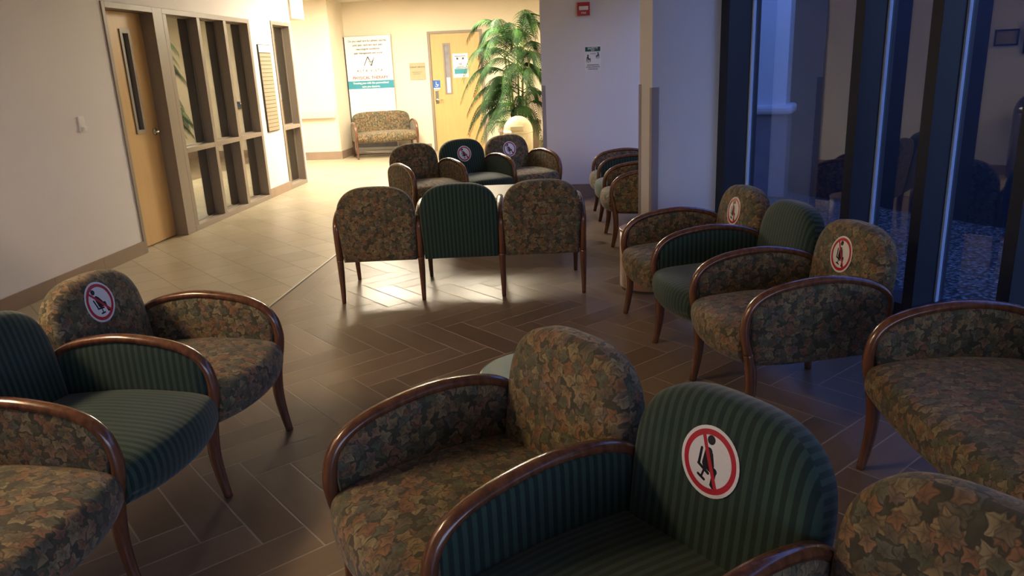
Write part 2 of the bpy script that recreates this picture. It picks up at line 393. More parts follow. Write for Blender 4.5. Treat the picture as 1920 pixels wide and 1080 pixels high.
# lobby walls
wallbox('wall_far', -4.33, -.37, 14.35, 14.5, 0, CH, 'wall_warm')
wallbox('wall_far_left', -9, -4.33, 13.5, 14.5, 0, CH, 'wall_warm')
wallbox('wall_lobby_left', -9.1, -9, -3.2, 14.5, 0, CH, 'wall_warm')
bm = BM(); box(bm, -.465, 1.2, 8.82, 8.97, 0, CH); struct('wall_alcove', bm, M['wall'])
bm = BM(); box(bm, -.465, -.37, 8.97, 14.35, 0, CH); struct('wall_lobby_right', bm, M['wall_warm'])
bm = BM()
for q in ((5.86, 6.5, 0, CH), (6.5, 8.6, 0, .5), (6.5, 8.6, 2.45, CH), (8.6, 8.82, 0, CH)): box(bm, 1.05, 1.2, *q)
struct('wall_alcove_right', bm, M['wall'])
w = bpy.data.objects.new('window_41', None); COL.objects.link(w); w['kind'] = 'structure'; w.location = (1.05, 6.5, .5)  # added window, hidden behind the stub wall, to let daylight onto the alcove wall
bm = BM()
for q in ((0, 2.1, 0, .05), (0, 2.1, 1.9, 1.95), (0, .05, .05, 1.9), (1.025, 1.075, .05, 1.9), (2.05, 2.1, .05, 1.9)): box(bm, .03, .12, *q)
obj('window_frame', bm, M['mullion'], w)
bm = BM(); box(bm, .07, .076, .05, 2.05, .05, 1.9); obj('pane', bm, M['clear'], w)
bm = BM(); box(bm, -.43, 1.05, 8.805, 8.82, 0, .147); struct('baseboard_alcove', bm, M['base'])
bm = BM(); box(bm, -4.33, -2.85, 14.335, 14.35, 0, .14); box(bm, -1.75, -.47, 14.335, 14.35, 0, .14); struct('baseboard_far', bm, M['base'])
bm = BM(); box(bm, -9, -4.315, 13.485, 13.5, 0, .14); box(bm, -4.33, -4.315, 13.5, 14.335, 0, .14); struct('baseboard_far_left', bm, M['base'])
# corner guards
def guard(name, label, x0, x1, y0, y1, z0, z1, m, Mx=None):
    bm = BM(); box(bm, x0, x1, y0, y1, z0, z1, Mx); return tag(obj(name, bm, M[m], bevel=.002), label, 'corner guard')
guard('corner_guard', 'grey plastic corner guard on the wall corner beside the palm', -.469, -.425, 8.815, 8.87, .147, 1.26, 'guard')
guard('corner_guard', 'cream corner guard at the end of the handrail wall', -4.37, -4.326, 13.493, 13.54, .14, 1.345, 'guard_cream')
# short stub wall meeting the window wall, turned 30 degrees
wd = Vector((.5075, -.8616, 0)).normalized(); nn = Vector((.8616, .5075, 0)).normalized()   # along glazing, outward
P0 = Vector((.9686, 5.708, 0))
def frame_mat(o, ex, ey): return Matrix(((ex.x, ey.x, 0, o.x), (ex.y, ey.y, 0, o.y), (0, 0, 1, o.z), (0, 0, 0, 1)))
FW = frame_mat(P0, nn, -wd)          # local x: outward, local y: away from camera along glazing
bm = BM(); box(bm, -.59, .10, 0, .145, 0, CH, FW); struct('wall_stub', bm, M['wall'])
bm = BM(); box(bm, -.593, -.0, -.012, 0, 0, .115, FW); struct('baseboard_stub', bm, M['base'])
guard('corner_guard', 'grey corner guard down the near edge of the stub wall', -.596, -.535, -.006, .02, .115, 1.31, 'guard', FW)
guard('corner_guard', 'thin grey corner guard down the far edge of the stub wall', -.596, -.57, .125, .151, .115, 1.33, 'guard', FW)
# glazing
FG = frame_mat(P0, nn, wd)           # local x outward, local y toward camera
mul = [0, 1.119, 1.599, 2.124, 2.65, 3.18, 3.72, 4.5, 5.4, 6.2, 7.0, 7.8]
GD = .19
for k, (a, b) in enumerate(zip(mul, mul[1:])):
    w = bpy.data.objects.new('window_%d' % (k + 1), None); COL.objects.link(w); w['kind'] = 'structure'
    w.matrix_world = FG
    bm = BM()
    wdt = .085 if k == 0 else .065
    box(bm, 0 if k else -.02, GD, a - (0 if k == 0 else .0), a + wdt - (0 if k == 0 else .0), 0, CH - .002)
    box(bm, GD + .012, GD + .07, a, a + wdt, 0, CH - .002)
    obj('mullion', bm, M['mullion'], w)
    bm = BM(); box(bm, GD - .012, GD + .013, a + wdt, a + wdt + .012, .1, CH - .002); obj('glazing_bead', bm, M['gasket'], w)
    bm = BM(); box(bm, .0, GD + .07, a + wdt, b, 0, .1); obj('sill', bm, M['mullion'], w)
    bm = BM(); box(bm, GD, GD + .008, a + wdt, b, .1, CH - .002); obj('pane', bm, M['glass'], w)
bm = BM(); box(bm, 0, .15, 7.8, 10.25, 0, CH, FG); struct('wall_right', bm, M['wall'])
for k in range(4):  # unseen back-wall windows, added so daylight reaches the stub and alcove walls
    w = bpy.data.objects.new('window_%d' % (31 + k), None); COL.objects.link(w); w['kind'] = 'structure'; w.location = (.2 + k * 1.25, -3.2, 0)
    bm = BM(); box(bm, 0, .06, -.1, .02, .3, 2.5); box(bm, .06, 1.25, -.1, .02, .3, .36); box(bm, .06, 1.25, -.1, .02, 2.44, 2.5); obj('window_frame', bm, M['mullion'], w)
    bm = BM(); box(bm, .06, 1.25, -.055, -.05, .36, 2.44); obj('pane', bm, M['clear'], w)
# exterior
bm = BM(); bmesh.ops.create_grid(bm, x_segments=40, y_segments=120, size=1)
for v in bm.verts: v.co = FG @ Vector((v.co.x * 1.235 + 1.505, v.co.y * 7.5 + 1.5, -.02 + random.uniform(-.008, .008)))
def gravel():
    t = NT('gravel'); co = t.coord(); vo = t.n('TexVoronoi'); vo.inputs['Scale'].default_value = 34; t.l(co, vo.inputs['Vector'])
    r, g, b = t.xyz(vo.outputs['Color'])
    t.set(t.mix(t.ma('MULTIPLY', vo.outputs['Distance'], 1.6, clamp=True), t.ramp(r, [(0, (.12, .12, .12)), (1, (.42, .40, .39))]), (.012, .012, .014)), .9)
    t.bump(t.ma('SUBTRACT', 1., vo.outputs['Distance']), 1., .02); return t.m
tag(obj('gravel_bed', bm, gravel()), 'grey loose gravel on the ground outside the dark-framed windows', 'gravel', kind='stuff')
bm = BM(); box(bm, 2.75, 3.1, -6, 3.2, -.1, 3.0, FG); struct('wall_exterior', bm, M['outer'])
pil = thing('stone_pillar', 'pale blue-lit outdoor pillar with a rounded stone ledge, outside the glass', 'pillar', (2.02, 8.75, 0), -.35)
bm = BM(); box(bm, -.17, .17, -.15, .35, .97, 3.4); obj('shaft', bm, M['stucco'], pil)
bm = BM(); box(bm, -.24, .25, -.24, .42, .87, .97); obj('ledge', bm, M['capstone'], pil, bevel=.035)
bm = BM(); box(bm, -.19, .2, -.18, .36, -.012, .87); obj('stone_base', bm, M['rough_stone'], pil)

# ---- door_1 in the left wall (Y 6.40-7.35), leaf recessed
d1 = bpy.data.objects.new('door_1', None); COL.objects.link(d1); d1['kind'] = 'structure'; d1.location = (LX, 6.40, 0)
bm = BM()
box(bm, -.2, .012, 0, .045, 0, 2.15); box(bm, -.2, .012, .045, .78, 2.10, 2.15); box(bm, -.2, .012, .78, .95, 0, 2.15)
obj('door_frame', bm, M['taupe'], d1, bevel=.003)
dx = -.115
bm = BM(); V0, V1, VZ0, VZ1 = .405, .545, 1.04, 1.94
box(bm, dx - .045, dx, .048, V0, .008, 2.095); box(bm, dx - .045, dx, V1, .777, .008, 2.095)
box(bm, dx - .045, dx, V0, V1, .008, VZ0); box(bm, dx - .045, dx, V0, V1, VZ1, 2.095); leaf = obj('door_leaf', bm, M['door'], d1)
bm = BM()
for y0, y1, z0, z1 in ((V0 - .01, V0 + .025, VZ0 - .01, VZ1 + .01), (V1 - .025, V1 + .01, VZ0 - .01, VZ1 + .01), (V0 + .025, V1 - .025, VZ0 - .01, VZ0 + .025), (V0 + .025, V1 - .025, VZ1 - .025, VZ1 + .01)):
    box(bm, dx - .055, dx + .01, y0, y1, z0, z1)
obj('vision_frame', bm, M['taupe'], leaf)
bm = BM(); box(bm, dx - .028, dx - .022, V0 + .02, V1 - .02, VZ0 + .02, VZ1 - .02); obj('vision_glass', bm, M['int_glass'], leaf)
def lever(parent, o, n, side, label=None):
    """n: outward normal, side: direction the lever points"""
    bm = BM(); o = Vector(o); n = Vector(n); s = Vector(side)
    tube(bm, [o, o + n * .012], .033, 20); tube(bm, [o + n * .012, o + n * .055], .012, 12)
    tube(bm, [o + n * .05 - s * .012, o + n * .058 + s * .03, o + n * .055 + s * .12], [.011, .011, .008], 10)
    return obj('door_handle', bm, M['steel'], parent, smooth=True)
lever(leaf, (dx, .70, 1.03), (1, 0, 0), (0, -1, 0))
# ---- window_20/21 interior storefront
def storefront(name, y0, y1, bays, ztop):
    w = bpy.data.objects.new(name, None); COL.objects.link(w); w['kind'] = 'structure'; w.location = (LX, 0, 0)
    bm = BM(); D0, D1 = -.2, .012
    box(bm, D0, D1, y0, y1, ztop - .05, ztop); box(bm, D0, D1, y0, y1, 0, .055)
    ys = [y0] + [v for b in bays for v in b] + [y1]
    for a, b in zip(ys[0::2], ys[1::2]):
        box(bm, D0, D1, a, b, .055, ztop - .05)
    for a, b in bays: box(bm, D0, D1, a, b, .785, .835)
    obj('window_frame', bm, M['taupe'], w, bevel=.003)
    for a, b in bays:
        for z0, z1 in ((.055, .785), (.835, ztop - .05)):
            bm = BM(); box(bm, -.10, -.093, a, b, z0, z1); obj('pane', bm, M['int_glass'], w)
            bm = BM()
            for q in ((a, a + .012, z0, z1), (b - .012, b, z0, z1), (a + .012, b - .012, z0, z0 + .012), (a + .012, b - .012, z1 - .012, z1)):
                box(bm, -.093, -.082, *q)
            obj('glazing_stop', bm, M['taupe'], w)
storefront('window_21', 7.35, 9.33, [(7.42, 8.02), (8.085, 8.63), (8.70, 9.27)], 2.15)
storefront('window_22', 10.0, 10.66, [(10.05, 10.61)], 2.17)
# directory board
db = thing('directory_board', 'tall tan directory board with a white header, between the interior windows', 'sign', (LX, 9.67, .81))
bm = BM(); box(bm, 0, .018, -.185, .185, 0, 1.06); obj('backing', bm, M['ink'], db, bevel=.004)
bm = BM(); box(bm, .018, .022, -.18, .18, .965, 1.05); obj('header', bm, M['paper'], db)
for i in range(20):
    bm = BM(); z = .01 + i * .0475; box(bm, .018, .024, -.18, .18, z, z + .041); obj('name_slat', bm, M['tan_slat'], db)
# wall switch
sw = thing('wall_switch', 'small white wall switch on the pale left wall', 'switch', (LX, 5.86, 1.19))
bm = BM(); box(bm, 0, .012, -.035, .035, -.06, .06); obj('plate', bm, M['white'], sw, bevel=.003)
bm = BM(); box(bm, .012, .03, -.012, .028, -.05, -.02); obj('knob', bm, M['white'], sw, bevel=.003)
# handrail
hr = thing('handrail', 'cream wall handrail on the bright far-left wall', 'handrail', (-6.6, 13.5, .73))
bm = BM(); box(bm, 0, 2.24, -.06, -.03, 0, .125); obj('rail', bm, M['guard_cream'], hr, bevel=.01)
for i in range(3): bm = BM(); box(bm, .2 + i * .9, .28 + i * .9, -.03, 0, .03, .10); obj('bracket', bm, M['guard'], hr)

# ---- door_2 far wall
d2 = bpy.data.objects.new('door_2', None); COL.objects.link(d2); d2['kind'] = 'structure'; d2.location = (-2.80, 14.35, 0)
bm = BM(); box(bm, 0, .05, -.03, .02, 0, 2.13); box(bm, .95, 1.0, -.03, .02, 0, 2.13); box(bm, .05, .95, -.03, .02, 2.085, 2.13); obj('door_frame', bm, M['taupe'], d2, bevel=.003)
bm = BM(); vx0, vx1, vz0, vz1 = .28, .40, 1.03, 1.91
for q in ((.053, vx0, .008, 2.082), (vx1, .947, .008, 2.082), (vx0, vx1, .008, vz0), (vx0, vx1, vz1, 2.082)): box(bm, q[0], q[1], -.012, .02, q[2], q[3])
lf = obj('door_leaf', bm, M['door'], d2)
bm = BM()
for q in ((vx0 - .01, vx0 + .02, vz0 - .01, vz1 + .01), (vx1 - .02, vx1 + .01, vz0 - .01, vz1 + .01), (vx0 + .02, vx1 - .02, vz0 - .01, vz0 + .02), (vx0 + .02, vx1 - .02, vz1 - .02, vz1 + .01)):
    box(bm, q[0], q[1], -.02, .0, q[2], q[3])
obj('vision_frame', bm, M['taupe'], lf)
bm = BM(); box(bm, vx0 + .015, vx1 - .015, -.006, -.002, vz0 + .015, vz1 - .015); obj('vision_glass', bm, M['photo_grey'], lf)
bm = BM(); box(bm, vx0 + .03, vx1 - .025, -.010, -.006, vz0 + .02, vz0 + .29); obj('notice_paper', bm, M['paper'], lf)
bm = BM(); box(bm, .085, .145, -.02, -.012, .86, 1.10); obj('lock_plate', bm, M['steel'], lf, bevel=.003)
lever(lf, (.115, -.02, .93), (0, -1, 0), (1, 0, 0))
ps = thing('door_notice', 'white paper notice with a teal band, taped on the far door', 'notice', (-2.22, 14.335, 1.52))
bm = BM(); box(bm, -.14, .14, 0, .002, -.21, .21); obj('sheet', bm, M['paper'], ps)
bm = BM(); box(bm, -.115, .115, -.002, 0, -.145, -.055); obj('teal_band', bm, M['teal'], ps)
bm = BM()
for i, (w_, z) in enumerate(((.10, .165), (.06, -.02), (.09, -.04))): box(bm, -w_, w_, -.002, 0, z - .005, z + .005)
for x in (-.06, -.045, .045, .06): box(bm, x - .009, x + .009, -.002, 0, .09 + abs(x) * .3, .125 + abs(x) * .3)
for x in (-.012, .012): box(bm, x - .006, x + .006, -.002, 0, .01, .045)
obj('print', bm, M['ink'], ps)
wc = thing('accessible_sign', 'blue wheelchair sign above the far door handle', 'sign', (-2.68, 14.334, 1.20))
bm = BM(); box(bm, -.065, .065, 0, .003, -.08, .08); obj('plate', bm, M['blue'], wc)
bm = BM(); box(bm, -.06, .06, -.002, 0, -.078, -.055)
for i in range(16):
    a = -2.6 + i * .2; a2 = a + .2
    vs = [bm.verts.new((r * math.cos(q) - .002, -.002, r * math.sin(q) - .005)) for r, q in ((.034, a), (.026, a), (.026, a2), (.034, a2))]; bm.faces.new(vs)
box(bm, -.014, -.004, -.002, 0, 0, .038); box(bm, -.014, .018, -.002, 0, -.004, .006); box(bm, .014, .022, -.002, 0, -.028, .004)
box(bm, -.016, -.002, -.002, 0, .042, .056)
obj('wheelchair_symbol', bm, M['paper'], wc)
rs = thing('room_sign', 'square tan room sign on the wall left of the far door', 'sign', (-3.02, 14.348, 1.45))
bm = BM(); box(bm, -.145, .145, -.012, 0, -.15, .15); obj('plate', bm, M['tan_sign'], rs, bevel=.012)
lt = lettering('lettering', [('THERAPY SERVICES', .033, 0, .075, .0006)], M['ink_grey'], rs); lt.location = (0, -.0135, 0)
bm = BM(); box(bm, -.10, .08, -.0135, -.012, -.015, -.009); box(bm, -.09, .05, -.0135, -.012, -.045, -.039); obj('braille_lines', bm, M['ink_grey'], rs)
bt = thing('door_button', 'round steel door push plate with a blue label, right of the far door', 'button', (-1.63, 14.35, .975))
bm = BM(); lathe(bm, [(.075, 0), (.075, .02), (.06, .03)], 32); bmesh.ops.rotate(bm, verts=bm.verts, matrix=Matrix.Rotation(PI / 2, 3, 'X')); obj('plate', bm, M['steel'], bt)
bm = BM(); box(bm, -.04, .04, -.033, -.03, -.01, .03); obj('label', bm, M['blue'], bt)
fp = thing('fire_pull_station', 'small red fire pull box on the far wall behind the palm', 'fire alarm', (-1.34, 14.35, 2.04))
bm = BM(); box(bm, -.045, .045, -.04, 0, -.055, .055); obj('housing', bm, M['red'], fp, bevel=.004)
bm = BM(); box(bm, -.03, .03, -.044, -.04, -.012, .012); obj('pull_bar', bm, M['white'], fp)
# banner stand
bn = thing('banner_stand', 'tall white roll-up banner stand with a teal stripe, behind the far loveseat', 'banner', (-3.88, 14.24, 0))
bm = BM(); box(bm, -.43, .43, -.05, .05, 0, .07); obj('base', bm, M['alu'], bn, bevel=.01)
bm = BM(); box(bm, -.425, .425, 0, .003, .07, 2.10); obj('banner_sheet', bm, M['paper'], bn)
bm = BM(); box(bm, -.43, .43, -.008, .012, 2.10, 2.118); obj('top_rail', bm, M['alu'], bn)
bm = BM(); box(bm, -.445, -.425, 0, .03, .07, 2.10); obj('side_edge', bm, M['dark'], bn)
bm = BM(); box(bm, -.425, .425, -.002, 0, 1.185, 1.325); obj('teal_stripe', bm, M['teal'], bn)
def on_banner(o): o.location = (0, -.003, 0); return o
on_banner(lettering('lettering', [('Do you need care for athletic injuries,', .046, 0, 2.02, .0012), ('joint pain, neck and back pain,', .046, 0, 1.95, .0012),
    ('neurological conditions,', .046, 0, 1.88, .0012), ('pain management and more!', .046, 0, 1.81, .0012)], M['ink_grey'], bn))
on_banner(lettering('lettering', [('A L T A   V I S T A', .062, 0, 1.50, .001)], M['ink_grey'], bn))
on_banner(lettering('lettering', [('PHYSICAL THERAPY', .074, 0, 1.375, .0014)], M['ink_red'], bn))
on_banner(lettering('lettering', [('Treating you with the personalized', .047, 0, 1.285, .0008), ('care you deserve.', .047, 0, 1.222, .0008)], M['paper'], bn))
bm = BM()
for i, w_ in enumerate((.5, .55, .45, .5, .42)): box(bm, -.5 * w_ + .05, .5 * w_ + .05, -.002, 0, 1.09 - i * .07, 1.10 - i * .07)
obj('bullet_lines', bm, M['ink_faint'], bn)
bm = BM()   # the peaked logo
def seg(bm, a, b, w0, w1):
    a = Vector((a[0], a[1])); b = Vector((b[0], b[1])); d = (b - a).normalized(); n_ = Vector((-d.y, d.x))
    q = [a + n_ * w0, a - n_ * w0, b - n_ * w1, b + n_ * w1]
    bm.faces.new([bm.verts.new((p.x, -.003, p.y)) for p in q])
for a, b, w0, w1 in (((-.10, 1.585), (-.02, 1.745), .006, .008), ((-.02, 1.745), (.03, 1.64), .012, .004), ((-.02, 1.66), (.04, 1.65), .003, .007), ((.04, 1.65), (.09, 1.70), .006, .003), ((.035, 1.585), (.10, 1.74), .012, .004), ((.005, 1.64), (.035, 1.585), .004, .008)):
    seg(bm, a, b, w0, w1)
obj('logo', bm, M['ink_grey'], bn)
bm = BM(); box(bm, -.40, .40, -.002, 0, .12, .55); obj('photo_strip', bm, M['photo_grey'], bn)
# alcove wall: strobe and sign
st = thing('fire_alarm_strobe', 'red fire alarm strobe high on the grey alcove wall', 'fire alarm', (.012, 8.82, 2.04))
bm = BM(); box(bm, -.068, .068, -.045, 0, -.068, .068); obj('housing', bm, M['red'], st, bevel=.006)
bm = BM(); box(bm, -.05, .05, -.062, -.045, -.012, .028); obj('strobe_lens', bm, M['white'], st, bevel=.006)
lt = lettering('lettering', [('FIRE', .03, 0, -.042, .0006)], M['paper'], st); lt.location = (0, -.047, 0)
sg = thing('safety_sign', 'small white safety sign with a green header on the alcove wall', 'sign', (.105, 8.82, 1.525))
bm = BM(); box(bm, -.088, .088, -.003, 0, -.13, .13); obj('plate', bm, M['paper'], sg)
bm = BM(); box(bm, -.082, .082, -.005, -.003, .075, .122); obj('green_header', bm, M['green_sign'], sg)
lt = lettering('lettering', [('SAFETY', .034, 0, .106, .0008), ('FIRST', .017, 0, .085, .0004)], M['paper'], sg); lt.location = (0, -.0065, 0)
lt = lettering('lettering', [('PLEASE MAINTAIN', .0155, 0, -.068, .0003), ('SOCIAL DISTANCING', .0155, 0, -.09, .0003), ('WHILE SEATED', .0155, 0, -.112, .0003)], M['ink'], sg); lt.location = (0, -.0045, 0)
bm = BM()
def sitter(cx, cz, s, f):
    def b(x0, x1, z0, z1):
        xs = sorted((cx + f * x0 * s, cx + f * x1 * s)); box(bm, xs[0], xs[1], -.0045, -.003, cz + z0 * s, cz + z1 * s)
    b(-.2, .1, .55, .85); b(-.25, .1, -.1, .5); b(-.1, .5, -.2, .05); b(.35, .5, -.7, -.15); b(-.4, -.3, -.7, .3); b(-.3, .3, -.35, -.27); b(-.05, .02, -.75, -.35); b(-.25, .2, -.8, -.72)
sitter(-.05, .0, .05, 1); sitter(.055, .03, .04, -1)
box(bm, -.03, .03, -.0045, -.003, .048, .052)
obj('seated_figures', bm, M['ink'], sg)

# ---- ceiling lights
def light(label, x, y, mat, sx=.6, sy=1.2, name='ceiling_light'):
    t = thing(name, label, 'ceiling light', (x, y, CH))
    bm = BM()
    for q in ((-sx / 2, sx / 2, -sy / 2, -sy / 2 + .03), (-sx / 2, sx / 2, sy / 2 - .03, sy / 2), (-sx / 2, -sx / 2 + .03, -sy / 2 + .03, sy / 2 - .03), (sx / 2 - .03, sx / 2, -sy / 2 + .03, sy / 2 - .03)):
        box(bm, *q, -.022, 0)
    obj('frame', bm, M['white'], t)
    bm = BM(); box(bm, -sx / 2 + .03, sx / 2 - .03, -sy / 2 + .03, sy / 2 - .03, -.014, -.004); obj('diffuser', bm, M[mat], t)
light('bright warm ceiling light panel near the corridor windows', -2.5, 10.3, 'lobby_lamp')
light('bright warm ceiling light panel in front of the banner', -3.4, 12.1, 'lobby_lamp')
light('bright warm ceiling light panel in front of the palm', -1.6, 11.4, 'lobby_lamp')
light('bright warm ceiling light panel over the side corridor', -6.4, 12.3, 'lobby_lamp')
light('dim warm ceiling light panel over the left wall side, beside the nearest left chairs', -3.3, 1.8, 'wait_lamp')

# ================================================================== SEATING
PITCH = .54
def sweep(bm, P):
    """P: (s, z, halfwidth_x, halfthick) ; path in the local y/z plane, y=-s"""
    rings = []
    for i, (s, z, hx, ht) in enumerate(P):
        a = P[max(i - 1, 0)]; b = P[min(i + 1, len(P) - 1)]
        t = Vector((0, -(b[0] - a[0]), b[1] - a[1])).normalized(); n_ = Vector((0, -t.z, t.y))
        c = Vector((0, -s, z)); r = .35
        ring = []
        for u, v in ((-1, -r), (-r * 1.3, -1), (r * 1.3, -1), (1, -r), (1, r), (r * 1.3, 1), (-r * 1.3, 1), (-1, r)):
            ring.append(bm.verts.new(c + Vector((u * hx, 0, 0)) + n_ * v * ht))
        rings.append(ring)
    for A, B in zip(rings, rings[1:]):
        for i in range(8): bm.faces.new((A[i], A[(i + 1) % 8], B[(i + 1) % 8], B[i]))
    bm.faces.new(rings[0][::-1]); bm.faces.new(rings[-1])
RAIL = catmull([(-.002, .34, .021, .020), (-.016, .40, .021, .0185), (-.020, .455, .021, .0175), (-.004, .52, .021, .0165), (.045, .572, .021, .016), (.14, .606, .021, .016), (.30, .624, .021, .016),
                (.44, .610, .021, .016), (.54, .578, .021, .0165), (.592, .53, .021, .018), (.596, .46, .021, .020), (.586, .38, .021, .022), (.578, .30, .021, .023)], 5)
FLEG = catmull([(-.002, .342, .021, .020), (.012, .27, .0205, .022), (.016, .18, .018, .021), (.006, .09, .0155, .018), (-.012, .0, .013, .0145)], 4)
RLEG = catmull([(.578, .302, .021, .023), (.574, .22, .020, .0225), (.576, .12, .017, .019), (.586, .0, .013, .0145)], 4)
def mesh_of(name, bm, mats, smooth=True, sharp=40):
    bmesh.ops.recalc_face_normals(bm, faces=bm.faces)
    me = bpy.data.meshes.new(name); bm.to_mesh(me); bm.free()
    for m in mats: me.materials.append(m)
    if smooth: me.shade_smooth()
    return me
ME = {}
for nm, P in (('armrest', RAIL), ('front_leg', FLEG), ('rear_leg', RLEG)):
    bm = BM(); sweep(bm, P); ME[nm] = mesh_of(nm, bm, [M['chairwood']])
# arm panel: left side (-x) material a, right side (+x) material b
def panel_mesh(a, b):
    bm = BM(); uvl = bm.loops.layers.uv.new('UVMap')
    top = [(s, z - .012) for s, z, _, _ in RAIL if z > .47 and -.03 < s < .62]
    top = [(.012, .36)] + [(max(s, .002), z) for s, z in top[:]] + [(.575, .40)]
    out = top + [(.568, .292), (.40, .288), (.20, .290), (.022, .300)]
    for sgn, mi in ((-1, 0), (1, 1)):
        cx = sum(p[0] for p in out) / len(out); cz = .44
        rings = []
        for k, d in ((1, .013), (.97, .0175), (.85, .0195), (.45, .021)):
            rings.append([bm.verts.new((sgn * d, -(cx + (p[0] - cx) * k), cz + (p[1] - cz) * k)) for p in out])
        c = bm.verts.new((sgn * .0215, -cx, cz))
        fs = []
        for A, B in zip(rings, rings[1:]):
            for i in range(len(out)):
                j = (i + 1) % len(out); fs.append(bm.faces.new((A[i], A[j], B[j], B[i])))
        for i in range(len(out)): fs.append(bm.faces.new((rings[-1][i], rings[-1][(i + 1) % len(out)], c)))
        for f in fs:
            f.material_index = mi
            for l in f.loops: l[uvl].uv = (l.vert.co.y + sgn * .7, l.vert.co.z)
        if sgn < 0: r0 = rings[0]
        else:
            for i in range(len(out)):
                j = (i + 1) % len(out); f = bm.faces.new((r0[i], r0[j], rings[0][j], rings[0][i])); f.material_index = mi
                for l in f.loops: l[uvl].uv = (l.vert.co.y, l.vert.co.z)
    return mesh_of('arm_panel', bm, [M[a], M[b]])
for a in ('leaf', 'green'):
    for b in ('leaf', 'green'): ME['panel', a, b] = panel_mesh(a, b)
def seat_mesh(width, mat, off):
    bm = BM(); uvl = bm.loops.layers.uv.new('UVMap')
    prof = catmull([(.53, .275), (.30, .270), (.10, .268), (.02, .272), (-.018, .292), (-.034, .33), (-.036, .375), (-.022, .412), (.015, .431), (.10, .441), (.26, .446), (.40, .436), (.53, .420)], 4)
    arc = [0]
    for a, b in zip(prof, prof[1:]): arc.append(arc[-1] + math.dist(a, b))
    nx = 20; cols = []
    for i in range(nx + 1):
        a = -math.cos(PI * i / nx); x = a * width / 2; e = 1 - abs(a) ** 2.2; e2 = 1 - abs(a) ** 8
        col = []
        for s, z in prof:
            fr = max(0, min(1, (.18 - s) / .2)); topf = max(0, (z - .33) / .11)
            ss = s - .045 * e * fr * fr; zz = z + .016 * e * topf - (1 - e2) * .008 * topf
            if z < .33: zz += (1 - e) * .012 * fr
            col.append(bm.verts.new((x, -ss, zz)))
        cols.append(col)
    n = len(prof)
    for i in range(nx):
        for j in range(n):
            k = (j + 1) % n
            f = bm.faces.new((cols[i][j], cols[i + 1][j], cols[i + 1][k], cols[i][k]))
            for l, (ii, jj) in zip(f.loops, ((i, j), (i + 1, j), (i + 1, k), (i, k))):
                l[uvl].uv = (cols[ii][jj].co.x + off, arc[jj] if k else (arc[-1] if jj else arc[-1] + .15))
    for c in (cols[0], cols[-1]):
        f = bm.faces.new(c)
        for l in f.loops: l[uvl].uv = (-l.vert.co.y, l.vert.co.z)
    return mesh_of('seat', bm, [M[mat]])
# backrest
KD = [(0, -.058), (.35, -.0575), (.6, -.056), (.78, -.0525), (.88, -.047), (.945, -.039), (.98, -.029), (1, -.016)]
def kdepth(k):
    for (a, x), (b, y) in zip(KD, KD[1:]):
        if k <= b: return x + (y - x) * (k - a) / (b - a)
    return KD[-1][1]
def outline(hw, zt=.783, zc=.56, zb=.285, ex=2.85):
    pts = []; n = 40
    for i in range(n + 1):
        a = PI * i / n; c, s = math.cos(a), math.sin(a)
        pts.append((hw * math.copysign(abs(c) ** (2 / ex), c), zc + (zt - zc) * abs(s) ** (2 / ex)))
    for k in range(1, 8): t = k / 8; pts.append((-hw + .012 * t, zc + (zb - zc) * t))
    for k in range(0, 11): t = k / 10; pts.append((-(hw - .012) * (1 - 2 * t), zb))
    for k in range(7, 0, -1): t = k / 8; pts.append((hw - .012 * t, zc + (zb - zc) * t))
    return pts
def tilt(x, d, z): return Vector((x, -(.548 + (z - .285) * .15 + d), z - d * .12))
def back_mesh(hw, mat, off, ex=2.85):
    bm = BM(); uvl = bm.loops.layers.uv.new('UVMap'); out = outline(hw, ex=ex); n = len(out); cz = .50
    arc = [0]
    for i in range(n): arc.append(arc[-1] + math.dist(out[i], out[(i + 1) % n]))
    def ring(k, d): return [bm.verts.new(tilt(p[0] * k, d, cz + (p[1] - cz) * k)) for p in out]
    front = [ring(k, kdepth(k)) for k in (.12, .35, .6, .78, .88, .945, .98, 1.0)]
    band = ring(1.004, .012)
    backr = [ring(k, d) for k, d in ((1.0, .034), (.98, .042), (.94, .047), (.85, .050), (.5, .052), (.12, .052))]
    cf = bm.verts.new(tilt(0, -.058, cz)); cb = bm.verts.new(tilt(0, .052, cz))
    def quads(A, B, mode):
        for i in range(n):
            j = (i + 1) % n; f = bm.faces.new((A[i], A[j], B[j], B[i]))
            for l, ii, w in zip(f.loops, (i, i + 1, i + 1, i), (0, 0, 1, 1)):
                if mode: l[uvl].uv = (arc[ii] + off, (.03 * w if mode == 1 else .03 + .03 * w) + 2)
                else: l[uvl].uv = (l.vert.co.x + off, l.vert.co.z)
    for A, B in zip(front, front[1:]): quads(A, B, 0)
    quads(front[-1], band, 1); quads(band, backr[0], 2)
    for A, B in zip(backr, backr[1:]): quads(A, B, 0)
    for c, r in ((cf, front[0]), (cb, backr[-1])):
        for i in range(n):
            f = bm.faces.new((r[i], r[(i + 1) % n], c))
            for l in f.loops: l[uvl].uv = (l.vert.co.x + off, l.vert.co.z)
    return mesh_of('backrest', bm, [M[mat]])
SW = PITCH - .040; BW = .254
for k, (mat, off) in enumerate((('leaf', .0), ('green', .3), ('leaf2', .83))):
    mm = 'leaf' if mat == 'leaf2' else mat
    ME['seat', mat] = seat_mesh(SW, mm, off); ME['back', mat] = back_mesh(BW, mm, off + .05)
ME['seat', 'wide'] = seat_mesh(2 * PITCH - .040, 'leaf', .4); ME['back', 'wide'] = back_mesh(2 * PITCH / 2 - .016, 'leaf', .2, 4.6)
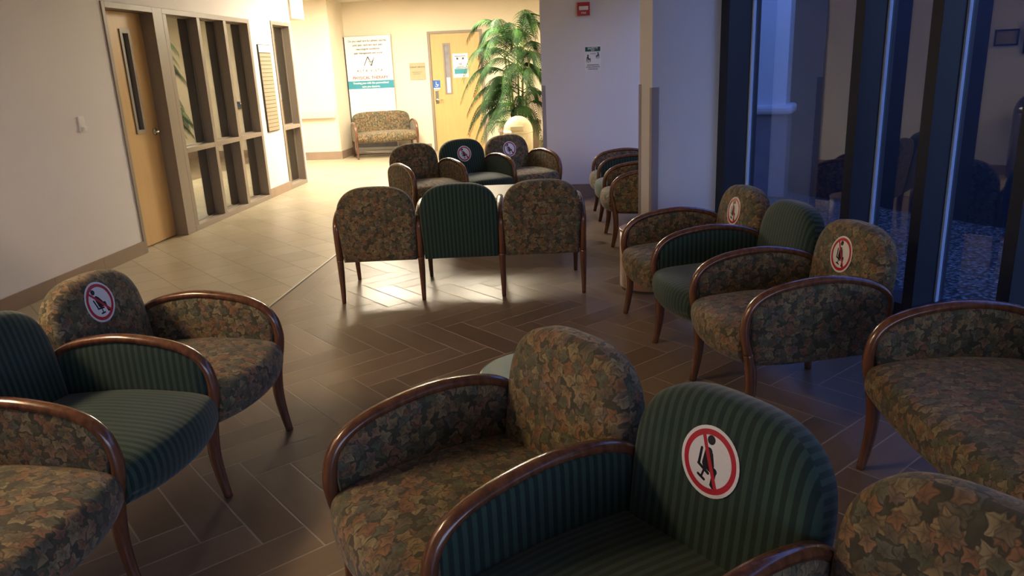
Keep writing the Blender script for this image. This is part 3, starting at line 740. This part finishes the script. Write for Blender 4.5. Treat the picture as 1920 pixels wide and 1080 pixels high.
def sticker_mesh(cx, cz, rot, rad=.079):
    bm = BM(); uvl = bm.loops.layers.uv.new('UVMap'); out = outline(BW)
    def dep(x, z):
        a = math.atan2(z - .50, x); R = None
        for i in range(len(out)):
            p, q = out[i], out[(i + 1) % len(out)]
            dx, dz = q[0] - p[0], q[1] - p[1]; c, s = math.cos(a), math.sin(a); px, pz = p[0], p[1] - .50
            den = c * dz - s * dx
            if abs(den) < 1e-9: continue
            t = (px * dz - pz * dx) / den; u = (px * s - pz * c) / den
            if t > 0 and -1e-6 <= u <= 1 + 1e-6: R = t; break
        return kdepth(min(1, math.hypot(x, z - .5) / R)) if R else -.058
    rings = []; n = 40
    for r in (0.0, .2, .4, .6, .8, 1.0):
        ring = []
        for i in range(n if r else 1):
            a = 2 * PI * i / n; x = cx + rad * r * math.cos(a); z = cz + rad * r * math.sin(a)
            v = bm.verts.new(tilt(x, dep(x, z) - .0025, z)); ring.append((v, r * math.cos(a - rot), r * math.sin(a - rot)))
        rings.append(ring)
    def F(*q):
        f = bm.faces.new([e[0] for e in q])
        for l, e in zip(f.loops, q): l[uvl].uv = (-e[1], e[2])
    for i in range(n): F(rings[0][0], rings[1][i], rings[1][(i + 1) % n])
    for A, B in zip(rings[1:], rings[2:]):
        for i in range(n): F(A[i], B[i], B[(i + 1) % n], A[(i + 1) % n])
    return mesh_of('sticker', bm, [M['sticker']])
def seat_row(name, label, cat, x, y, deg, fabs, wide=False, stickers=(), group=None):
    """fabs in order of local +x.. i.e. index 0 at local -x"""
    t = thing(name, label, cat, (x, y, 0), math.radians(deg), group)
    n = 2 if wide else len(fabs)
    xs = [(i - n / 2) * PITCH for i in range(n + 1)]
    arms = [xs[0], xs[-1]] if wide else xs
    for k, ax in enumerate(arms):
        obj('armrest', ME['armrest'], parent=t, loc=(ax, 0, 0))
        obj('leg', ME['front_leg'], parent=t, loc=(ax, 0, 0)); obj('leg', ME['rear_leg'], parent=t, loc=(ax, 0, 0))
        fa = fabs[max(0, min(k - 1, len(fabs) - 1))].replace('2', ''); fb = fabs[min(k, len(fabs) - 1)].replace('2', '')
        obj('arm_panel', ME['panel', fa, fb], parent=t, loc=(ax, 0, 0))
    if wide:
        obj('seat', ME['seat', 'wide'], parent=t); obj('backrest', ME['back', 'wide'], parent=t)
    else:
        for k, fb in enumerate(fabs):
            cx = (xs[k] + xs[k + 1]) / 2
            s = obj('seat', ME['seat', fb], parent=t, loc=(cx, 0, 0)); b = obj('backrest', ME['back', fb], parent=t, loc=(cx, 0, 0))
            if fb == 'green': s['label'] = 'green striped seat'; b['label'] = 'green striped backrest'
            for (kk, sx, sz, rot) in stickers:
                if kk == k:
                    so = obj('sticker', sticker_mesh(sx, sz, rot), parent=b); so['label'] = 'round red and white no-sitting sticker'
    return t
# local +x is to the sitter's right-hand... seen from the front it runs to the viewer's left
seat_row('joined_chairs', 'row of three joined chairs seen from behind, green striped one in the middle', 'chair row', -.886, 5.475, 6.0, ['leaf', 'green', 'leaf2'], group=None)
seat_row('joined_chairs', 'row of three joined chairs facing the viewer beyond the coffee table, stickers on two backs', 'chair row', -.925, 7.46, 215.3, ['leaf', 'green', 'leaf2'], stickers=((0, .0, .63, .0), (1, .0, .63, .0)))
seat_row('joined_chairs', 'row of three joined chairs in the alcove, half hidden by the stub wall', 'chair row', .169, 7.10, 94.5, ['leaf', 'green', 'leaf2'])
seat_row('joined_chairs', 'row of three joined chairs along the dark-framed window, stickers on the outer two backs', 'chair row', .445, 3.74, 104.2, ['leaf', 'green', 'leaf2'], stickers=((0, .0, .64, .22), (2, -.0, .64, .3)))
seat_row('loveseat', 'leaf-patterned loveseat cut off by the right edge of the photo', 'loveseat', 1.09, 2.115, 98, ['leaf'], wide=True)
seat_row('joined_chairs', 'nearest row of three joined chairs, big sticker on its green striped back', 'chair row', -.153, 1.17, 130.5, ['leaf2', 'green', 'leaf'], stickers=((1, .0, .645, .36),))
seat_row('joined_chairs', 'row of three joined chairs at the left edge, sticker on its far leaf-patterned back', 'chair row', -1.365, 2.14, -93.2, ['leaf', 'green', 'leaf2'], stickers=((0, .025, .675, 0.0),))
seat_row('loveseat', 'leaf-patterned loveseat standing in front of the white banner', 'loveseat', -3.47, 13.50, 203, ['leaf'], wide=True)

# ================================================================== TABLES, BIN, PALM
ct = thing('coffee_table', 'low pale-topped coffee table between the two facing chair rows', 'table', (-.72, 6.72, 0), math.radians(5))
bm = BM(); box(bm, -.55, .55, -.36, .36, .40, .43); obj('tabletop', bm, M['laminate_top'], ct, bevel=.008)
bm = BM(); box(bm, -.48, .48, -.29, .29, .345, .40); obj('apron', bm, M['chairwood'], ct)
for x in (-.47, .47):
    for y in (-.28, .28): bm = BM(); box(bm, x - .022, x + .022, y - .022, y + .022, 0, .345); obj('leg', bm, M['chairwood'], ct, bevel=.004)
dt = thing('drum_table', 'short round pinkish wood drum table beside the stub wall', 'table', (.425, 5.10, 0))
bm = BM(); lathe(bm, [(.19, 0), (.19, .02)], 56); obj('plinth', bm, M['dark'], dt, smooth=False)
bm = BM(); lathe(bm, [(.197, .02), (.197, .395)], 56); o = obj('drum', bm, M['drumwood'], dt, smooth=True); o.data.shade_smooth()
bm = BM(); lathe(bm, [(.197, .395), (.201, .398), (.201, .412), (.197, .415)], 56); obj('tabletop', bm, M['drumwood'], dt)
gt = thing('glass_side_table', 'small round glass-topped table just behind the nearest chair back', 'table', (-.135, 2.50, 0))
bm = BM(); lathe(bm, [(.243, .44), (.250, .443), (.250, .449), (.243, .452)], 64); obj('tabletop', bm, M['glass_top'], gt)
bm = BM(); lathe(bm, [(.16, 0), (.16, .015), (.03, .03), (.022, .05), (.022, .40), (.08, .44)], 32); obj('pedestal', bm, M['alu'], gt, smooth=True)
tb = thing('trash_can', 'cream dome-topped trash can beside the potted palm', 'trash can', (-.885, 10.42, 0))
bm = BM(); lathe(bm, [(.175, 0), (.19, .02), (.197, .60), (.197, .615)], 48); obj('body', bm, M['bin'], tb, smooth=True)
dome = [(.20, .615), (.20, .64)] + [(.197 * math.cos(a), .64 + .20 * math.sin(a)) for a in [i * PI / 2 / 9 for i in range(0, 9)]] + [(.01, .84)]
bm = BM(); lathe(bm, dome, 48); dm = obj('dome_lid', bm, M['bin'], tb, smooth=True)
bm = BM(); box(bm, -.09, .09, -.201, -.15, .655, .72); obj('push_flap', bm, M['bin'], dm, bevel=.01)
# things reflected in the glass: second bin and frames by the left wall (outside the direct view)
tb2 = thing('trash_can', 'dark dome-topped trash can by the left wall, seen only mirrored in the glass', 'trash can', (-3.765, 4.10, 0))
bm = BM(); lathe(bm, [(.165, 0), (.18, .02), (.185, .72), (.185, .735)], 48); obj('body', bm, M['bin_dark'], tb2, smooth=True)
bm = BM(); lathe(bm, [(.185 * math.cos(a), .735 + .22 * math.sin(a)) for a in [i * PI / 2 / 9 for i in range(0, 9)]] + [(.01, .955)], 48); obj('dome_lid', bm, M['bin_dark'], tb2, smooth=True)
for i, (y, z, w_, h_, lb) in enumerate(((4.45, 1.555, .24, .18, 'landscape frame mirrored in the glass above the dark bin'), (4.16, 1.56, .24, .38, 'tall frame mirrored in the glass at the right photo edge'))):
    pf = thing('picture_frame', 'thin dark ' + lb, 'picture frame', (LX, y, z))
    bm = BM()
    for q in ((-w_ / 2, w_ / 2, h_ / 2 - .02, h_ / 2), (-w_ / 2, w_ / 2, -h_ / 2, -h_ / 2 + .02), (-w_ / 2, -w_ / 2 + .02, -h_ / 2 + .02, h_ / 2 - .02), (w_ / 2 - .02, w_ / 2, -h_ / 2 + .02, h_ / 2 - .02)): box(bm, 0, .02, *q)
    obj('frame', bm, M['black'], pf)
    bm = BM(); box(bm, .001, .008, -w_ / 2 + .02, w_ / 2 - .02, -h_ / 2 + .02, h_ / 2 - .02); obj('print', bm, M['tan_slat'], pf)

def palm():
    random.seed(5)
    t = thing('potted_palm', 'tall leafy palm in a pale planter beside the far door', 'potted plant', (-1.00, 12.0, 0))
    bm = BM(); lathe(bm, [(.24, 0), (.27, .03), (.31, .50), (.33, .505), (.335, .55), (.31, .56), (.315, .60), (.345, .61), (.345, .66), (.31, .66), (.30, .58), (.01, .58)], 40, cap=False)
    obj('planter', bm, M['planter'], t, smooth=True)
    bm = BM(); lathe(bm, [(.01, .60), (.30, .60), (.30, .585), (.01, .585)], 30, cap=False); obj('soil', bm, M['soil'], t)
    tm = NT('palm_leaflet'); n_ = tm.noise(tm.coord(), 5, 3)
    lf = tm.set(tm.ramp(n_, [(.3, (.008, .024, .009)), (.5, (.015, .048, .014)), (.70, (.045, .12, .024))]), .6, spec=.15)
    stems = [(-.06, -.03), (.05, .04), (.0, .09), (.10, -.05), (-.10, .06)]
    for k, (sx, sy) in enumerate(stems):
        bm = BM(); h = 1.2 + .18 * (k % 3)
        tube(bm, [(sx, sy, .58), (sx * 1.5, sy * 1.5, .58 + h * .5), (sx * 2.2, sy * 2.2, .58 + h * .95)], [.018, .015, .008], 8); obj('stem', bm, M['stem'], t, smooth=True)
    fr = []
    for q in range(54):
        az = q * 137.5 % 360
        if -60 < ((az + 180) % 360 - 180) < 60 and q % 3 == 0: az = 180 + random.uniform(-50, 50)
        u = q / 53; z0 = .95 + 1.05 * u + random.uniform(-.08, .08)
        east = max(0, math.cos(math.radians(az)))
        fr.append((az, z0, (.92 if q % 2 else .75) * (1 - .42 * east), .10 + .50 * u ** 1.5 + random.uniform(0, .1), random.uniform(.45, .75) - .12 * u))
    for q, (az, z0, L, rise, droop) in enumerate(fr):
        a = math.radians(az); dirv = Vector((math.cos(a), math.sin(a), 0)); side = Vector((-math.sin(a), math.cos(a), 0))
        base = Vector((stems[q % 5][0], stems[q % 5][1], z0 - .15)); N = 34; pts = []
        for i in range(N + 1):
            u = i / N; pts.append(base + dirv * (L * (u ** .9) * (1 - .12 * u)) + Vector((0, 0, rise * math.sin(min(u * 1.7, 1.57)) - droop * u ** 2.4)))
        bm = BM(); tube(bm, pts, [.006 * (1 - .8 * i / N) + .001 for i in range(N + 1)], 5)
        for i in range(6, N + 1):
            p = pts[i]; tg = (pts[min(i + 1, N)] - pts[i - 1]).normalized(); u = i / N
            for sg in (-1, 1):
                ll = (.21 * math.sin(PI * min(1, .22 + .68 * u)) + .05) * random.uniform(.85, 1.1)
                dd = (side * sg * .75 + tg * .7 + Vector((0, 0, .10))).normalized(); w = .0082
                prev = None; c = p.copy()
                for s_ in range(5):
                    f = s_ / 4; ww = w * (1 - f) ** .7 * (1 if s_ else .5) + .0006
                    wdv = tg.cross(dd).cross(dd).normalized() * ww
                    cur = (bm.verts.new(c + wdv), bm.verts.new(c - wdv))
                    if prev: bm.faces.new((prev[0], prev[1], cur[1], cur[0]))
                    prev = cur; dd = (dd + Vector((0, 0, -.30))).normalized(); c = c + dd * ll / 4
        for v in bm.verts:
            if v.co.x > .50: v.co.x = .50 + (v.co.x - .50) * .1
        obj('frond', bm, lf, t, smooth=True)
palm()
